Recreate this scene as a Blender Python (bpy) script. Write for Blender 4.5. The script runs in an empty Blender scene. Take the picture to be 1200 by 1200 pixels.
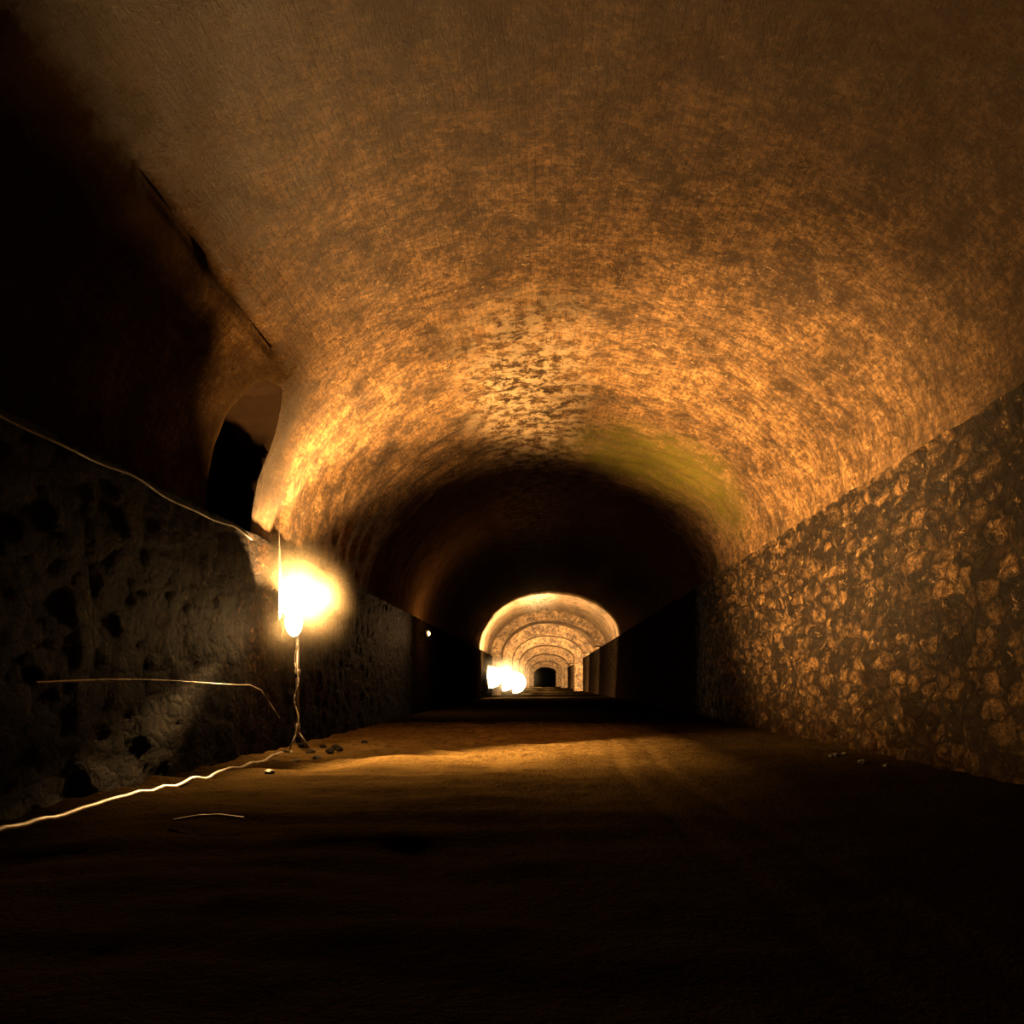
import bpy, bmesh, math, random
from mathutils import Vector, noise, Matrix
random.seed(4)
S = bpy.context.scene
S.view_settings.view_transform = 'Standard'
COL = S.collection
EYE = 1.0
XL, XR = -3.95, 4.65
XC = (XL+XR)/2; A = (XR-XL)/2
ZL, ZR, ZT = 3.03, 3.9, 6.6
BEAM = (1, .54, .18)

def link(o, parent=None, **kw):
    COL.objects.link(o)
    if parent: o.parent = parent
    for k, v in kw.items(): o[k] = v
    return o
def mesh_obj(name, bm, mat=None, smooth=False, parent=None, **kw):
    me = bpy.data.meshes.new(name); bm.to_mesh(me); bm.free()
    if mat: me.materials.append(mat)
    if smooth:
        for p in me.polygons: p.use_smooth = True
    return link(bpy.data.objects.new(name, me), parent, **kw)

# ---------------------------------------------------------------- materials
class NT:
    def __init__(s, name):
        s.m = bpy.data.materials.new(name); s.m.use_nodes = True
        s.t = s.m.node_tree; s.n = s.t.nodes; s.l = s.t.links
        s.b = s.n['Principled BSDF']
    def node(s, typ, ins=None, **props):
        n = s.n.new(typ)
        for k, v in props.items(): setattr(n, k, v)
        for k, v in (ins or {}).items():
            if hasattr(v, 'is_output'): s.l.new(v, n.inputs[k])
            else: n.inputs[k].default_value = v
        return n
    def math(s, op, a, b=0.0, clamp=False):
        n = s.node('ShaderNodeMath', {0: a, 1: b}, operation=op); n.use_clamp = clamp
        return n.outputs[0]
    def mix(s, f, a, b, mode='MIX'):
        n = s.node('ShaderNodeMix', None, data_type='RGBA', blend_type=mode)
        for i, v in ((0, f), (6, a), (7, b)):
            if hasattr(v, 'is_output'): s.l.new(v, n.inputs[i])
            else: n.inputs[i].default_value = v
        return n.outputs[2]
    def ramp(s, f, lo, hi):
        n = s.node('ShaderNodeMapRange', {0: f, 1: lo, 2: hi}); n.clamp = True
        return n.outputs[0]
    def noise(s, vec, scale, detail=4, rough=.6):
        return s.node('ShaderNodeTexNoise', {'Vector': vec, 'Scale': scale, 'Detail': detail, 'Roughness': rough}).outputs[0]
    def set(s, **kw):
        for k, v in kw.items():
            k = k.replace('_', ' ')
            if hasattr(v, 'is_output'): s.l.new(v, s.b.inputs[k])
            else: s.b.inputs[k].default_value = v
    def bump(s, h, strength, dist, normal=None):
        ins = {'Height': h, 'Strength': strength, 'Distance': dist}
        if normal is not None: ins['Normal'] = normal
        return s.node('ShaderNodeBump', ins).outputs[0]

def brick_mat(name, dark=1.0, special=False, spec=.3):
    t = NT(name)
    tc = t.node('ShaderNodeTexCoord'); uv = tc.outputs['UV']; ob = tc.outputs['Object']
    wob = t.node('ShaderNodeTexNoise', {'Vector': ob, 'Scale': 3.5, 'Detail': 5, 'Roughness': .7}).outputs['Color']
    v = t.node('ShaderNodeVectorMath', {0: wob, 1: (.5, .5, .5)}, operation='SUBTRACT').outputs[0]
    v = t.node('ShaderNodeVectorMath', {0: v, 3: .07}, operation='SCALE').outputs[0]
    v = t.node('ShaderNodeVectorMath', {0: uv, 1: v}, operation='ADD').outputs[0]
    br = t.node('ShaderNodeTexBrick', {'Vector': v, 'Scale': 1.0, 'Color1': (.48*dark, .275*dark, .108*dark, 1),
        'Color2': (.32*dark, .178*dark, .070*dark, 1), 'Mortar': (.24*dark, .135*dark, .055*dark, 1),
        'Mortar Size': .010, 'Mortar Smooth': .9, 'Brick Width': .26, 'Row Height': .085, 'Bias': -.1})
    c = br.outputs['Color']
    n1 = t.noise(ob, .9, 8, .75); n2 = t.noise(ob, 3.6, 8, .80); n3 = t.noise(ob, 13, 7, .88)
    ms = t.node('ShaderNodeMapping', {'Vector': uv}); ms.inputs['Scale'].default_value = (5, .8, 1)
    st = t.noise(ms.outputs[0], 1.6, 7, .8)
    dk = (.028*dark, .015*dark, .0065*dark, 1)
    c = t.mix(t.math('MULTIPLY', t.ramp(n1, .43, .62), .88), c, dk)
    c = t.mix(t.math('MULTIPLY', t.ramp(n2, .46, .62), .78), c, dk)
    c = t.mix(t.math('MULTIPLY', t.ramp(st, .47, .62), .6), c, dk)
    c = t.mix(t.math('MULTIPLY', t.ramp(n3, .47, .56), .80), c, dk)
    pale = t.ramp(t.noise(ob, 7.5, 8, .9), .57, .63)
    c = t.mix(t.math('MULTIPLY', pale, .65), c, (.78*dark, .54*dark, .29*dark, 1))
    h = t.math('ADD', t.math('MULTIPLY', br.outputs['Fac'], -.14), t.math('MULTIPLY', n3, 2.2))
    h = t.math('ADD', h, t.math('MULTIPLY', n2, 2.8))
    spv = spec
    if special:
        sx = t.node('ShaderNodeSeparateXYZ', {0: ob}).outputs
        ax = t.math('ABSOLUTE', t.math('SUBTRACT', sx[0], -.3))
        m = t.math('MULTIPLY', t.ramp(ax, 1.4, .3), t.ramp(sx[1], 10.5, 14.0))
        cr = t.noise(ob, 3.8, 7, .78)
        m2 = t.math('MULTIPLY', m, t.ramp(cr, .47, .54))
        c = t.mix(m2, c, (.82, .62, .38, 1))
        h = t.math('ADD', h, t.math('MULTIPLY', t.math('MULTIPLY', m, cr), 9.0))
        near_shade = t.math('MULTIPLY', t.ramp(sx[1], 13.5, 6.0), t.ramp(n1, -.1, .40))
        c = t.mix(t.math('MULTIPLY', near_shade, .90), c, dk)  # painted shade: vault darkens toward the near end
        left_shade = t.math('MULTIPLY', t.ramp(t.math('ADD', sx[0], t.math('MULTIPLY', n2, .8)), -1.8, -2.9), t.ramp(t.math('ADD', sx[1], n2), 12.0, 10.5))
        c = t.mix(t.math('MULTIPLY', left_shade, .62), c, (.02, .011, .005, 1))  # painted shade over the left haunch
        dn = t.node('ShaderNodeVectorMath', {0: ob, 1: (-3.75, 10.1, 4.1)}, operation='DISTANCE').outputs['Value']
        c = t.mix(t.math('MULTIPLY', t.ramp(t.math('ADD', dn, n2), 2.25, 1.45), .93), c, (.012, .007, .003, 1))  # soft shade painted around the side opening
        d = t.node('ShaderNodeVectorMath', {0: ob, 1: (2.6, 18.2, 5.8)}, operation='DISTANCE').outputs['Value']
        g = t.math('MULTIPLY', t.ramp(d, 2.7, .8), t.ramp(n2, .30, .55))
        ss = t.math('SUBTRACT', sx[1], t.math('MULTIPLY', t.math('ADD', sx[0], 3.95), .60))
        far_shade = t.ramp(t.math('ADD', ss, t.math('MULTIPLY', n1, 3.0)), 16.2, 19.6)
        far_shade = t.math('MULTIPLY', far_shade, t.ramp(sx[1], 49.0, 48.0))
        c = t.mix(t.math('MULTIPLY', far_shade, .92), c, (.030, .016, .006, 1))  # painted shade on the unlit stretch past the beam edge
        c = t.mix(t.math('MULTIPLY', g, .7), c, (.30, .28, .012, 1))
        spv = t.math('MULTIPLY', t.math('SUBTRACT', t.math('SUBTRACT', 1.0, far_shade), left_shade, True), spec)
        t.set(Roughness=t.math('ADD', t.math('MULTIPLY', far_shade, .35), .58))
    else: t.set(Roughness=.65)
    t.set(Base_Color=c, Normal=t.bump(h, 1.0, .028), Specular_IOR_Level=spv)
    return t.m

def rubble_mat(name, tone=1.0, rough=.6, spec=.4, sc=1.0, bd=.04, inner=True, low_shade_z=1.0, warm=1.0):
    t = NT(name)
    tc = t.node('ShaderNodeTexCoord'); ob = tc.outputs['Object']
    wob = t.node('ShaderNodeTexNoise', {'Vector': ob, 'Scale': 4, 'Detail': 6, 'Roughness': .75}).outputs['Color']
    v = t.node('ShaderNodeVectorMath', {0: wob, 3: .20}, operation='SCALE').outputs[0]
    v = t.node('ShaderNodeVectorMath', {0: ob, 1: v}, operation='ADD').outputs[0]
    v = t.node('ShaderNodeVectorMath', {0: v, 1: (1, 4.2*sc, 6.5*sc)}, operation='MULTIPLY').outputs[0]
    vo = t.node('ShaderNodeTexVoronoi', {'Vector': v, 'Scale': 1.0, 'Randomness': .85}, distance='CHEBYCHEV')
    ve = t.node('ShaderNodeTexVoronoi', {'Vector': v, 'Scale': 1.0, 'Randomness': .85}, feature='DISTANCE_TO_EDGE')
    cell = t.node('ShaderNodeSeparateXYZ', {0: vo.outputs['Color']}).outputs
    w = warm
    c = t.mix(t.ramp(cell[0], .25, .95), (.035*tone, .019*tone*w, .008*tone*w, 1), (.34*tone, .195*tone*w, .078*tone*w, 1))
    n1 = t.noise(ob, 1.3, 7, .75); n2 = t.noise(ob, 4, 8, .85); n4 = t.noise(ob, 16, 7, .88)
    mv = t.node('ShaderNodeMapping', {'Vector': ob}); mv.inputs['Scale'].default_value = (1, 3.6, .7)
    vs_ = t.noise(mv.outputs[0], 1.2, 6, .75)
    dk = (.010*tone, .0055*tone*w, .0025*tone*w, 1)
    c = t.mix(t.math('MULTIPLY', t.ramp(n1, .46, .64), .75), c, dk)
    c = t.mix(t.math('MULTIPLY', t.ramp(vs_, .47, .59), .82), c, dk)
    c = t.mix(t.math('MULTIPLY', t.ramp(n2, .48, .60), .7), c, dk)
    c = t.mix(t.math('MULTIPLY', t.ramp(n4, .47, .55), .75), c, dk)
    c = t.mix(t.math('MULTIPLY', t.ramp(t.noise(ob, 6, 8, .88), .56, .63), .75), c, (.78*tone, .51*tone*w, .23*tone*w, 1))
    edge = t.ramp(ve.outputs['Distance'], 0.0, .20)
    c = t.mix(edge, t.mix(.85, c, (.008*tone, .005*tone, .003*tone, 1)), c)
    h = t.math('ADD', t.math('MULTIPLY', edge, 1.5), t.math('MULTIPLY', n2, 2.2))
    h = t.math('ADD', h, t.math('MULTIPLY', n4, 1.4))
    h = t.math('ADD', h, t.math('MULTIPLY', cell[1], .9))
    sp_ = spec
    if inner:
        sx = t.node('ShaderNodeSeparateXYZ', {0: ob}).outputs
        far_shade = t.ramp(t.math('ADD', sx[1], t.math('MULTIPLY', n2, 3.0)), 21.5, 25.0)
        c = t.mix(t.math('MULTIPLY', far_shade, .95), c, (.005, .003, .0015, 1))  # painted shade on the unlit far stretch of wall
        low_shade = t.ramp(t.math('ADD', sx[2], t.math('MULTIPLY', n1, 2.2)), low_shade_z+2.0, low_shade_z)
        c = t.mix(t.math('MULTIPLY', low_shade, .88), c, dk)  # shade painted into the foot of the wall
        sp_ = t.math('MULTIPLY', t.math('MULTIPLY', t.math('SUBTRACT', 1.0, far_shade), t.math('SUBTRACT', 1.0, low_shade)), spec)
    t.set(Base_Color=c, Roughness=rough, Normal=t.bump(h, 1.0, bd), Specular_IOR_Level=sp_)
    return t.m

def simple(name, col, rough=.5, metal=0, emit=None, es=0, var=.35, spec=.5):
    t = NT(name)
    tc = t.node('ShaderNodeTexCoord')
    n = t.noise(tc.outputs['Object'], 12, 4)
    c = t.mix(t.math('MULTIPLY', n, var*2), (*col, 1), tuple(x*.4 for x in col)+(1,))
    t.set(Base_Color=c, Roughness=rough, Metallic=metal)
    t.b.inputs['Specular IOR Level'].default_value = spec
    if emit:
        t.b.inputs['Emission Color'].default_value = (*emit, 1)
        t.b.inputs['Emission Strength'].default_value = es
    return t.m

def grimed(name, col, rough=.5):
    # pale sheath with stretches covered in dark mud
    t = NT(name)
    tc = t.node('ShaderNodeTexCoord')
    n = t.noise(tc.outputs['Object'], 2.6, 5, .8)
    c = t.mix(t.math('MULTIPLY', t.ramp(n, .46, .54), .93), (*col, 1), (.01, .007, .004, 1))
    t.set(Base_Color=c, Roughness=rough)
    return t.m

def floor_mat():
    t = NT('dirt_floor')
    tc = t.node('ShaderNodeTexCoord'); ob = tc.outputs['Object']
    n1 = t.noise(ob, .8, 6, .7); n2 = t.noise(ob, 6, 6, .75); n3 = t.noise(ob, 40, 3, .6)
    c = t.mix(t.ramp(n1, .35, .7), (.28, .185, .065, 1), (.16, .103, .036, 1))
    c = t.mix(t.ramp(n2, .45, .7), c, (.06, .037, .015, 1))
    sx = t.node('ShaderNodeSeparateXYZ', {0: ob}).outputs
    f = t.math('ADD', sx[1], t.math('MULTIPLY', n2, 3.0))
    mud_shade = (.004, .0025, .0011, 1)  # dark colour paints the unlit floor around the lit strip
    c = t.mix(t.math('MULTIPLY', t.ramp(f, 13.5, 9.5), .84), c, mud_shade)
    c = t.mix(t.math('MULTIPLY', t.ramp(f, 11.0, 7.0), .93), c, mud_shade)
    c = t.mix(t.math('MULTIPLY', t.ramp(f, 18.0, 21.0), .95), c, mud_shade)
    c = t.mix(t.math('MULTIPLY', t.ramp(sx[0], .6, 2.6), .94), c, mud_shade)
    h = t.math('ADD', t.math('MULTIPLY', n2, 2.0), t.math('MULTIPLY', n3, .6))
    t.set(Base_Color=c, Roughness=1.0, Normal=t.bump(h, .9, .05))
    t.b.inputs['Specular IOR Level'].default_value = 0
    return t.m

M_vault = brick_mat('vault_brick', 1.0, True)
M_rib = brick_mat('rib_brick', 1.25)
M_liner = simple('shaded_lining', (.006, .0035, .002), 1, spec=0)  # near-black colour paints the shade inside the side opening
M_wallR = rubble_mat('rubble_stone', 1.45, spec=.3, sc=.72, bd=.07, low_shade_z=1.0)
M_wallL = rubble_mat('wet_rubble_stone', .15, .7, .02, 1.0, .05, low_shade_z=-5, warm=.8)
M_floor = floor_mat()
M_steel = simple('dull_steel', (.22, .2, .18), .45, .8)
M_black = simple('black_paint', (.02, .02, .02), .5)
M_door = simple('added_flap_enamel', (.05, .04, .03), .8, var=.1, spec=.1)
M_cable = simple('pale_cable_sheath', (.38, .33, .26), .4)
M_mcable = grimed('muddy_cable_sheath', (.40, .35, .27))
M_gcable = grimed('grimy_cable_sheath', (.10, .08, .055))
M_pipe = simple('dusty_white_pipe', (.75, .68, .56), .45, var=.8)
M_wood = simple('weathered_wood', (.45, .36, .25), .8)
M_stone = rubble_mat('loose_stone', .25, inner=False)
M_glow = simple('lamp_glass', (1, .9, .7), .3, emit=(1, .66, .30), es=45)
M_bulb = simple('added_bulb_glass', (1, .9, .7), .3, emit=(1, .72, .38), es=14)
M_glow_far = simple('far_lamp_glass', (1, .9, .7), .3, emit=(1, .80, .45), es=4)
M_glow_small = simple('small_lamp_glass', (1, .9, .7), .3, emit=(1, .8, .6), es=1.0)

def ysamples(y0, yf, fine, yend, coarse):
    ys = [y0]
    while ys[-1] < yf: ys.append(ys[-1]+fine)
    while ys[-1] < yend: ys.append(ys[-1]+coarse)
    return ys

def vault_pt(th, inset=0.0):
    ct, st = math.cos(th), math.sin(th)
    k = .5*(1+ct); k = k*k*(3-2*k)
    zs = ZL+(ZR-ZL)*k
    x = XC+(A+.14-inset)*ct
    z = zs+(ZT-zs-inset)*st
    return x, z
YEND = 320
# ---------------------------------------------------------------- ceiling
bm = bmesh.new()
ys = ysamples(-4, 24, .10, YEND, 2.5)
NTH = 150
ths = [math.pi*i/NTH for i in range(NTH+1)]
arc = [0.0]
for i in range(NTH):
    a, b = vault_pt(ths[i]), vault_pt(ths[i+1]); arc.append(arc[-1]+math.dist(a, b))
uvl = bm.loops.layers.uv.new('UVMap')
vv = []; uvd = {}
for y in ys:
    row = []
    for i, th in enumerate(ths):
        x, z = vault_pt(th)
        d = .06*noise.fractal(Vector((x*.5, y*.5, z*.5)), 1, 2, 4)+.03*noise.noise(Vector((x*2, y*2, z*2)))
        if 10 < y < 24: d += .018*math.sin(y*2*math.pi/.72)*min(1, (y-10)/2, (24-y)/2)
        if 5.8 < y < 9.4:
            gth = math.pi*(.800+.002*(y-6.7)+.003*noise.noise(Vector((y*3, 0, 7))))
            fade = min(1, (y-5.8)/.6)
            d += fade*.10*math.exp(-((th-gth)/.018)**2)
        nx, nz = math.cos(th), math.sin(th)
        if z < 3.2: d *= .3
        v = bm.verts.new((x+d*nx, y, z+d*nz)); row.append(v); uvd[v] = (y, arc[i])
    vv.append(row)
OY, OZ, OR_ = 10.0, 4.15, .72
for j in range(len(ys)-1):
    for i in range(NTH):
        q = (vv[j][i], vv[j][i+1], vv[j+1][i+1], vv[j+1][i])
        cx = sum(v.co.x for v in q)/4; cy = sum(v.co.y for v in q)/4; cz = sum(v.co.z for v in q)/4
        if cx < -1.5 and math.hypot(cy-OY, cz-OZ) < OR_ or (cx < -2.5 and abs(cy-OY) < OR_ and cz < OZ): continue
        f = bm.faces.new(q)
        for l in f.loops: l[uvl].uv = uvd[l.vert]
be = [e for e in bm.edges if e.is_boundary and all(abs(v.co.y-OY) < OR_+.3 and v.co.x < -1.5 and v.co.z > 3.0 for v in e.verts)
      and not all(v.co.z < 3.12 for v in e.verts)]
bvs = {v for e in be for v in e.verts}
for v in bvs:
    if v.co.z > OZ:
        r = Vector((v.co.y-OY, v.co.z-OZ)); r = r.normalized()*(OR_+.05*noise.noise(Vector((v.co.y*3, v.co.z*3, 1))))
        v.co.y = OY+r.x; v.co.z = OZ+r.y
    else:
        v.co.y = OY+math.copysign(OR_, v.co.y-OY)+.05*noise.noise(Vector((v.co.z*3, 5, 1)))
    best = min((vault_pt(math.pi*.5+math.pi*.5*k/400) for k in range(401)), key=lambda p: abs(p[1]-v.co.z))
    v.co.x = best[0]
cur = be
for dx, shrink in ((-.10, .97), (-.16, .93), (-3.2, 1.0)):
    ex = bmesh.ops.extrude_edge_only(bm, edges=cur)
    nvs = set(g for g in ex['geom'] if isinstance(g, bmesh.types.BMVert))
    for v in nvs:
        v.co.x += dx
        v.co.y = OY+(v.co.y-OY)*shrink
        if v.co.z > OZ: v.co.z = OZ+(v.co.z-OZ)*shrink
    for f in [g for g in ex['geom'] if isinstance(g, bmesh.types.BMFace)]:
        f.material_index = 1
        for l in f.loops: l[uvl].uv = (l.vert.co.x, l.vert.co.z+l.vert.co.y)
    cur = [g for g in ex['geom'] if isinstance(g, bmesh.types.BMEdge) and all(v in nvs for v in g.verts)]
ceil = mesh_obj('ceiling', bm, M_vault, True, kind='structure', label='arched brick tunnel vault, stained, with painted shade', category='ceiling')
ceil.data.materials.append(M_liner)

# ---------------------------------------------------------------- side walls
def side_wall(name, x, sgn, ztop, mat, thick, seed, amp, label):
    bm = bmesh.new()
    ys = ysamples(-4, 26, .08, YEND, 2.0)
    nz = 50
    rows = []
    for y in ys:
        r = []
        am = amp*max(.12, min(1, (26-y)/6))
        for k in range(nz+1):
            z = -.15+(ztop+.15)*k/nz
            p = Vector((seed+.3*noise.noise(Vector((y*2, z*2, seed))), y*2.2, z*3.4))
            dist, _ = noise.voronoi(p)
            e = min(1, max(0, (dist[1]-dist[0])/.3))
            d = am*e+am*1.1*noise.fractal(Vector((seed, y*2.5, z*2.5)), .8, 2, 4)
            if k == nz: d = .05+.03*noise.noise(Vector((seed, y*1.2, 0)))
            zz = z + (.03*noise.noise(Vector((seed+3, y*1.7, 0))) if k == nz else 0)
            r.append(bm.verts.new((x-sgn*(d-.05), y, zz)))
        r.append(bm.verts.new((x+sgn*thick, y, ztop)))
        rows.append(r)
    for j in range(len(ys)-1):
        for k in range(nz+1):
            bm.faces.new([rows[j][k], rows[j+1][k], rows[j+1][k+1], rows[j][k+1]])
    bmesh.ops.recalc_face_normals(bm, faces=bm.faces)
    mesh_obj(name, bm, mat, True, kind='structure', label=label, category='wall')
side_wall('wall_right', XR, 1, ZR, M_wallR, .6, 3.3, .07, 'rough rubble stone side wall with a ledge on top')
side_wall('wall_left', XL, -1, ZL, M_wallL, 3.6, 9.1, .02, 'dark wet rubble stone side wall with a ledge on top')

# ---------------------------------------------------------------- floor
def floor_z(x, y):
    z = .03*noise.fractal(Vector((x*1.3, y*1.3, 0)), 1, 2, 4)
    for rx in (1.0, 1.5):
        z -= .02*math.exp(-((x-rx-.1*math.sin(y*.6))/.07)**2)
        z += .010*math.exp(-((x-rx-.14-.1*math.sin(y*.6))/.06)**2)
    return z + .07*noise.noise(Vector((x*.8, y*3.0, 4)))*max(0, min(1, (1.0-x)/1.5))
bm = bmesh.new()
ys = ysamples(-4, 20, .09, YEND, 2.5)
nx = 130
rows = []
for y in ys:
    rows.append([bm.verts.new((x, y, floor_z(x, y))) for x in [XL-.3+(XR-XL+.6)*i/nx for i in range(nx+1)]])
for j in range(len(ys)-1):
    for i in range(nx):
        bm.faces.new((rows[j][i], rows[j][i+1], rows[j+1][i+1], rows[j+1][i]))
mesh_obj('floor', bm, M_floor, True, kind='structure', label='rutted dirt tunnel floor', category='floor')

bm = bmesh.new()
vs = [bm.verts.new(p) for p in ((XL-.5, YEND-2, -.2), (XR+.5, YEND-2, -.2), (XR+.5, YEND-2, 7), (XL-.5, YEND-2, 7))]
bm.faces.new(vs)
mesh_obj('wall_back', bm, M_floor, kind='structure', label='dark end of the tunnel', category='wall')

# ---------------------------------------------------------------- ribs
def rib(idx, y, depth, proud, rleg):
    bm = bmesh.new(); uvl = bm.loops.layers.uv.new('UVMap')
    prof = []
    if rleg:
        for k in range(5):
            prof.append(((XR-proud, -.05+(ZR+.05)*k/5), (XR+.3, -.05+(ZR+.05)*k/5)))
    for i in range(49):
        th = math.pi*i/48
        prof.append((vault_pt(th, proud+.14), vault_pt(th, -.15)))
    for k in range(4, -1, -1):
        prof.append(((XL+proud, -.05+(ZL+.05)*k/5), (XL-.3, -.05+(ZL+.05)*k/5)))
    s = 0; R = []
    for n_, (pi_, po) in enumerate(prof):
        if n_: s += math.dist(pi_, prof[n_-1][0])
        R.append(([bm.verts.new((pi_[0], y, pi_[1])), bm.verts.new((pi_[0], y+depth, pi_[1])),
                   bm.verts.new((po[0], y+depth, po[1])), bm.verts.new((po[0], y, po[1]))], s))
    for a, b in zip(R, R[1:]):
        for k in range(4):
            k2 = (k+1) % 4
            f = bm.faces.new((a[0][k], a[0][k2], b[0][k2], b[0][k]))
            uu = [(k*.5, a[1]), (k*.5+.5, a[1]), (k*.5+.5, b[1]), (k*.5, b[1])]
            for l, u in zip(f.loops, uu): l[uvl].uv = u
    bm.faces.new(R[0][0]); bm.faces.new(R[-1][0][::-1])
    bmesh.ops.recalc_face_normals(bm, faces=bm.faces)
    mesh_obj('trim_%d' % idx, bm, M_rib, False, kind='structure', label='brick arch rib across the tunnel', category='arch')
for i, (y, d, p, rl) in enumerate([(60, 3, .6, 0), (74, 2, .9, 0), (92, 4, .9, 1), (115, 5, 1.1, 0), (150, 6, 1.2, 1), (200, 8, 1.4, 1)]): rib(i+1, y, d, p, rl)

# ---------------------------------------------------------------- helpers
def cyl(bm, p0, p1, r0, r1=None, seg=20):
    r1 = r0 if r1 is None else r1
    p0, p1 = Vector(p0), Vector(p1); d = p1-p0
    q = d.to_track_quat('Z', 'Y').to_matrix().to_4x4()
    bmesh.ops.create_cone(bm, cap_ends=True, segments=seg, radius1=r0, radius2=r1, depth=d.length,
                          matrix=Matrix.Translation((p0+p1)/2) @ q)
def tube(name, pts, r, mat, parent=None, **kw):
    cu = bpy.data.curves.new(name, 'CURVE'); cu.dimensions = '3D'; cu.bevel_depth = r; cu.bevel_resolution = 3
    sp = cu.splines.new('POLY'); sp.points.add(len(pts)-1)
    for p, q in zip(sp.points, pts): p.co = (*q, 1)
    cu.use_fill_caps = True
    tmp = bpy.data.objects.new(name+'_tmp', cu); COL.objects.link(tmp)
    bpy.context.view_layer.update()
    me = bpy.data.meshes.new_from_object(tmp.evaluated_get(bpy.context.evaluated_depsgraph_get()))
    bpy.data.objects.remove(tmp)
    me.name = name; me.materials.clear(); me.materials.append(mat)
    for p in me.polygons: p.use_smooth = True
    return link(bpy.data.objects.new(name, me), parent, **kw)
def lathe(bm, prof, mat4, seg=32):
    rings = []
    for r, z in prof:
        if r < 1e-5: rings.append([bm.verts.new(mat4 @ Vector((0, 0, z)))])
        else: rings.append([bm.verts.new(mat4 @ Vector((r*math.cos(2*math.pi*k/seg), r*math.sin(2*math.pi*k/seg), z))) for k in range(seg)])
    for a, b in zip(rings, rings[1:]):
        for k in range(seg):
            k2 = (k+1) % seg
            if len(a) == 1 and len(b) == 1: continue
            if len(a) == 1: bm.faces.new((a[0], b[k], b[k2]))
            elif len(b) == 1: bm.faces.new((a[k], b[0], a[k2]))
            else: bm.faces.new((a[k], b[k], b[k2], a[k2]))
def empty(name, loc, **kw):
    e = bpy.data.objects.new(name, None); e.location = loc; e.empty_display_size = .3
    return link(e, None, **kw)

# ---------------------------------------------------------------- main work lamp on stand
LP = Vector((-3.72, 11.30, 2.05))
Nn = Vector((.70, -.60, .62)).normalized()
Hh = Vector((.65, .76, 0)).normalized()
Hh = (Hh-Nn*Hh.dot(Nn)).normalized()
Uu = Hh.cross(Nn); Uu = Uu if Uu.z > 0 else -Uu
root = empty('work_lamp', (LP.x+.10, LP.y, 0), label='bright floodlight on a steel stand beside the wet wall', category='lamp')
bm = bmesh.new()
for a in (75, -15, -105):
    c, s = math.cos(math.radians(a)), math.sin(math.radians(a))
    cyl(bm, (0, 0, .30), (.20*c, .20*s, .04), .014)
cyl(bm, (0, 0, .22), (0, 0, .40), .035)
mesh_obj('stand_legs', bm, M_steel, True, root)
bm = bmesh.new(); cyl(bm, (0, 0, .2), (0, 0, 1.90), .026); cyl(bm, (0, 0, 1.1), (0, 0, 1.2), .045)
mesh_obj('pole', bm, M_steel, True, root)
Rm = Matrix((( *Hh, 0), (*Uu, 0), (*Nn, 0), (0, 0, 0, 1))).transposed()
Rm.translation = LP-root.location
bm = bmesh.new()
lathe(bm, [(0, -.12), (.08, -.115), (.13, -.07), (.17, .0), (.185, .02), (.185, .03), (.17, .03), (.10, -.04), (0, -.06)], Rm)
mesh_obj('lamp_housing', bm, M_steel, True, root)
bm = bmesh.new()
lathe(bm, [(.165, .025), (.18, .06), (.17, .10), (.12, .14), (.06, .155), (0, .16)], Rm)
mesh_obj('lamp_glass', bm, M_glow, True, root)
SRC = LP+Nn*.25
bm = bmesh.new()
q = [Vector(v)+SRC-root.location for v in ((-.20, -.10, -.22), (-.20, -.10, .04), (.06, -1.0, .95), (.06, -1.0, -.36))]
f = bm.faces.new([bm.verts.new(v) for v in q])
bmesh.ops.solidify(bm, geom=[f], thickness=.008)
mesh_obj('added_flap', bm, M_door, False, root)  # added flap, keeps the beam off the left wall and vault
tube('bracket', [tuple(Rm @ Vector((.20*math.cos(t), .20*math.sin(t), -.02))) for t in [math.pi+math.pi*k/16 for k in range(17)]], .012, M_steel, root)
tube('lamp_cable', [tuple(Vector((.03*math.sin(k*.9), -.045+.012*math.cos(k*1.3), 1.80-k*.086))) for k in range(21)], .010, M_mcable, root)
bz = 1.86  # extra bulb added to light the wall beside the lamp
bm = bmesh.new(); cyl(bm, (0, -.02, bz-.10), (0, -.18, bz-.04), .028)
mesh_obj('added_bulb_holder', bm, M_black, True, root)
bm = bmesh.new()
lathe(bm, [(0, -.20), (.05, -.18), (.10, -.11), (.125, 0), (.11, .09), (.06, .14), (0, .16)], Matrix.Translation((.03, -.26, bz)))
mesh_obj('added_bulb', bm, M_bulb, True, root)

def spot(name, p, d, e, col, size, blend, soft):
    l = bpy.data.lights.new(name, 'SPOT'); l.energy = e; l.color = col
    l.spot_size = math.radians(size); l.spot_blend = blend; l.shadow_soft_size = soft
    o = bpy.data.objects.new(name, l)
    o.matrix_world = Matrix.Translation(p) @ (-Vector(d).normalized()).to_track_quat('Z', 'Y').to_matrix().to_4x4()
    COL.objects.link(o)
spot('flood_beam', SRC, Nn, 6600, BEAM, 177, .15, .08)
spot('flood_beam', SRC, (.95, .22, .26), 21000, BEAM, 76, .9, .08)  # added beam, brightens the right haunch
spot('flood_beam', SRC, (.10, .75, 1), 4200, BEAM, 62, .7, .05)  # added beam, brightens the left rim of the arch
def point(name, p, e, col, soft):
    l = bpy.data.lights.new(name, 'POINT'); l.energy = e; l.color = col; l.shadow_soft_size = soft
    o = bpy.data.objects.new(name, l); o.location = p; COL.objects.link(o)
point('dark_stretch_fill', (-3.0, 25, 2.7), 260, (1, .50, .19), .08)  # added fill for the dark stretch, near the small lamp
point('added_bulb_light', root.location+Vector((-.02, -.50, bz-.12)), 110, BEAM, .06)  # light of the added bulb

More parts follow.
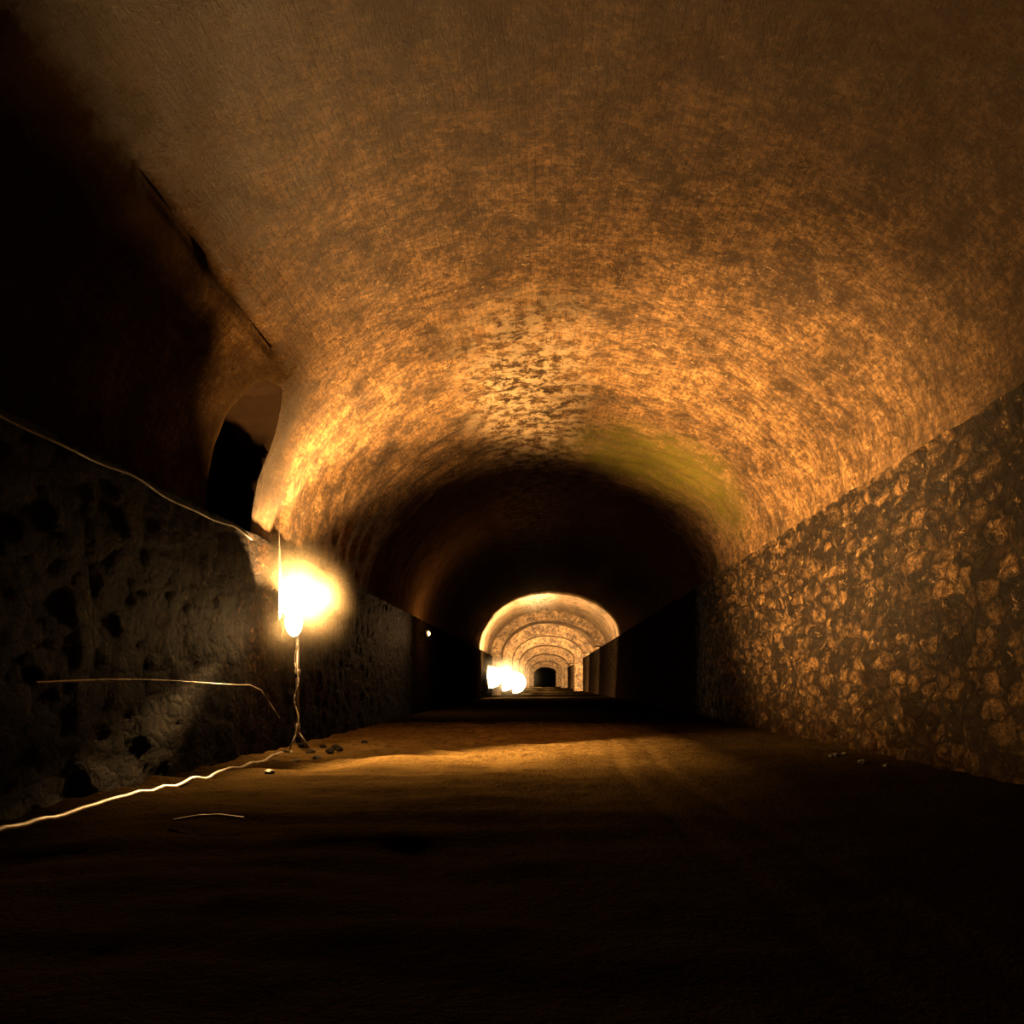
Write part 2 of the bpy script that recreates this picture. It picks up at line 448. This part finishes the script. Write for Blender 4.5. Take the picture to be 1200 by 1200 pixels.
# added haze, stands in for lens bloom around the lamps
def haze(name, c, r, dens, lab, pwr=3, sz=1.0):
    bm = bmesh.new(); bmesh.ops.create_icosphere(bm, subdivisions=3, radius=r)
    m = bpy.data.materials.new(name); m.use_nodes = True
    nt = m.node_tree; nt.nodes.remove(nt.nodes['Principled BSDF'])
    out = nt.nodes['Material Output']
    tc = nt.nodes.new('ShaderNodeTexCoord')
    ln = nt.nodes.new('ShaderNodeVectorMath'); ln.operation = 'LENGTH'; nt.links.new(tc.outputs['Object'], ln.inputs[0])
    mr = nt.nodes.new('ShaderNodeMapRange'); nt.links.new(ln.outputs['Value'], mr.inputs[0])
    mr.inputs[1].default_value = r*.97; mr.inputs[2].default_value = 0; mr.inputs[3].default_value = 0; mr.inputs[4].default_value = 1
    pw = nt.nodes.new('ShaderNodeMath'); pw.operation = 'POWER'; nt.links.new(mr.outputs[0], pw.inputs[0]); pw.inputs[1].default_value = pwr
    ml = nt.nodes.new('ShaderNodeMath'); ml.operation = 'MULTIPLY'; nt.links.new(pw.outputs[0], ml.inputs[0]); ml.inputs[1].default_value = dens
    sc = nt.nodes.new('ShaderNodeVolumeScatter'); sc.inputs['Color'].default_value = (1, .85, .6, 1); sc.inputs['Anisotropy'].default_value = .2
    nt.links.new(ml.outputs[0], sc.inputs['Density']); nt.links.new(sc.outputs[0], out.inputs['Volume'])
    o = mesh_obj(name, bm, m, True, kind='stuff', label=lab, category='dust')
    o.location = c; o.scale = (1, 1, sz)
haze('bloom_haze', LP+Nn*.12+Vector((-.05, -.05, -.08)), 1.1, .30, 'added haze imitating bloom around the floodlight', sz=1.3)
haze('bloom_haze', Vector((-2.5, 50.2, 1.3)), 2.8, .20, 'added haze imitating bloom around the wall lamps', sz=.7)

# ---------------------------------------------------------------- far wall lamps
def bulkhead(p, r, mat, lab, name='wall_lamp'):
    e = empty(name, p, label=lab, category='lamp')
    bm = bmesh.new(); cyl(bm, (-(p[0]-XL)+.03, 0, 0), (-.06, 0, 0), r*.5, r*.9)
    mesh_obj('lamp_base', bm, M_black, True, e)
    bm = bmesh.new()
    mt = Matrix.Translation((-.08, 0, 0)) @ Matrix.Rotation(math.pi/2, 4, 'Y')
    lathe(bm, [(r, 0), (r*1.0, r*.4), (r*.8, r*.9), (r*.4, r*1.2), (0, r*1.3)], mt)
    mesh_obj('lamp_glass', bm, mat, True, e)
    bm = bmesh.new(); lathe(bm, [(r*1.12, -.03), (r*1.12, .04), (r*.98, .04), (r*.98, -.03), (r*1.12, -.03)], mt)
    mesh_obj('lamp_rim', bm, M_steel, True, e)
    return e
bulkhead((-3.55, 50.5, 1.35), .72, M_glow_far, 'bright round lamp on the tunnel wall')
bulkhead((-3.1, 58.5, 1.15), .80, M_glow_far, 'bright round lamp on the tunnel wall')
bulkhead((-2.8, 71, 1.0), 1.0, M_glow_far, 'bright round lamp on the tunnel wall')
bulkhead((-3.72, 25, 2.6), .09, M_glow_small, 'small dim lamp on the dark wall')
for (p, d, e) in [((-2.6, 48.6, 1.6), (.3, 1, .55), 17000), ((-2.1, 64, 1.8), (.3, 1, .4), 18000), ((-1.9, 79, 2), (.3, 1, .4), 38000),
                  ((-1.9, 98, 2), (.3, 1, .3), 30000), ((-1.8, 122, 2), (.3, 1, .3), 60000), ((-1.8, 158, 2), (.3, 1, .3), 90000)]:
    spot('tunnel_beam', p, d, e, (1, .68, .35), 150, .35, .2)

# ---------------------------------------------------------------- pipe, cables, debris
pts = []
for k in range(73):
    y = 3.5+.105*k; x = XL+.34+.03*math.sin(y*.9)
    pts.append((x, y, floor_z(x, y)*.7+.010+.004*math.sin(y*5.1)))
tube('ground_pipe', pts, .022, M_pipe, label='thin pale pipe lying along the foot of the wall', category='pipe')
pts = [(XL+.12, y, 1.0+.03*math.sin(y*1.1)) for y in [5.8+.3*k for k in range(15)]]+[(-3.79, 10.3, .9), (-3.77, 10.6, .7), (-3.75, 10.9, .5)]
tube('power_cable', pts, .008, M_mcable, label='thin pale power cable strung along the wall', category='cable')
pts = [(XL+.035+.02*math.sin(y*5.3), y, ZL-.06-.05*abs(math.sin(y*1.3))) for y in [4+.12*k for k in range(54)]]
tube('ledge_cable', pts, .010, M_gcable, label='grimy cable clipped just below the wall ledge', category='cable')

placed = []
def stone(p, s, lab):
    for q, t_ in placed:
        if math.hypot(p[0]-q[0], p[1]-q[1]) < 1.6*(s+t_): return
    placed.append((p, s))
    bm = bmesh.new(); bmesh.ops.create_icosphere(bm, subdivisions=3, radius=s)
    sd = random.random()*50
    for v in bm.verts:
        n = noise.noise(v.co/s*1.1+Vector((sd, 0, 0))); v.co *= 1+.45*n; v.co.z *= .6
    o = mesh_obj('loose_stone', bm, M_stone, False, label=lab, category='stone', group='loose stones on the tunnel floor')
    o.location = p; o.rotation_euler[2] = random.random()*6
for k in range(10):
    y = random.uniform(8, 13); s = random.uniform(.03, .06)
    x = XL+random.uniform(.6, 1.1) if k % 2 else XR-random.uniform(.4, .8)
    stone((x, y, s*.35), s, 'rough loose stone on the dirt floor')
for k in range(7):
    a = -1.4+k*.5; s = random.uniform(.05, .09)
    stone((LP.x+.70*math.cos(a), LP.y+.62*math.sin(a), s*.4), s, 'rough loose stone at the foot of the lamp stand')
tube('wooden_stick', [(-2.55, 5.3, .05), (-2.4, 5.36, .07), (-2.25, 5.33, .08), (-2.1, 5.38, .05)], .010, M_wood, label='pale crooked stick lying on the dirt', category='stick')

# ---------------------------------------------------------------- world, camera
w = bpy.data.worlds.new('World'); S.world = w; w.use_nodes = True
w.node_tree.nodes['Background'].inputs[0].default_value = (.0003, .0002, .0001, 1)
cam = bpy.data.cameras.new('Camera'); cam.sensor_width = 36; cam.lens = 27
cam.shift_x = -37/1200; cam.shift_y = 200/1200; cam.clip_end = 500; cam.clip_start = .05
co = bpy.data.objects.new('Camera', cam); co.location = (0, 0, EYE); co.rotation_euler = (math.pi/2, 0, 0)
COL.objects.link(co); S.camera = co
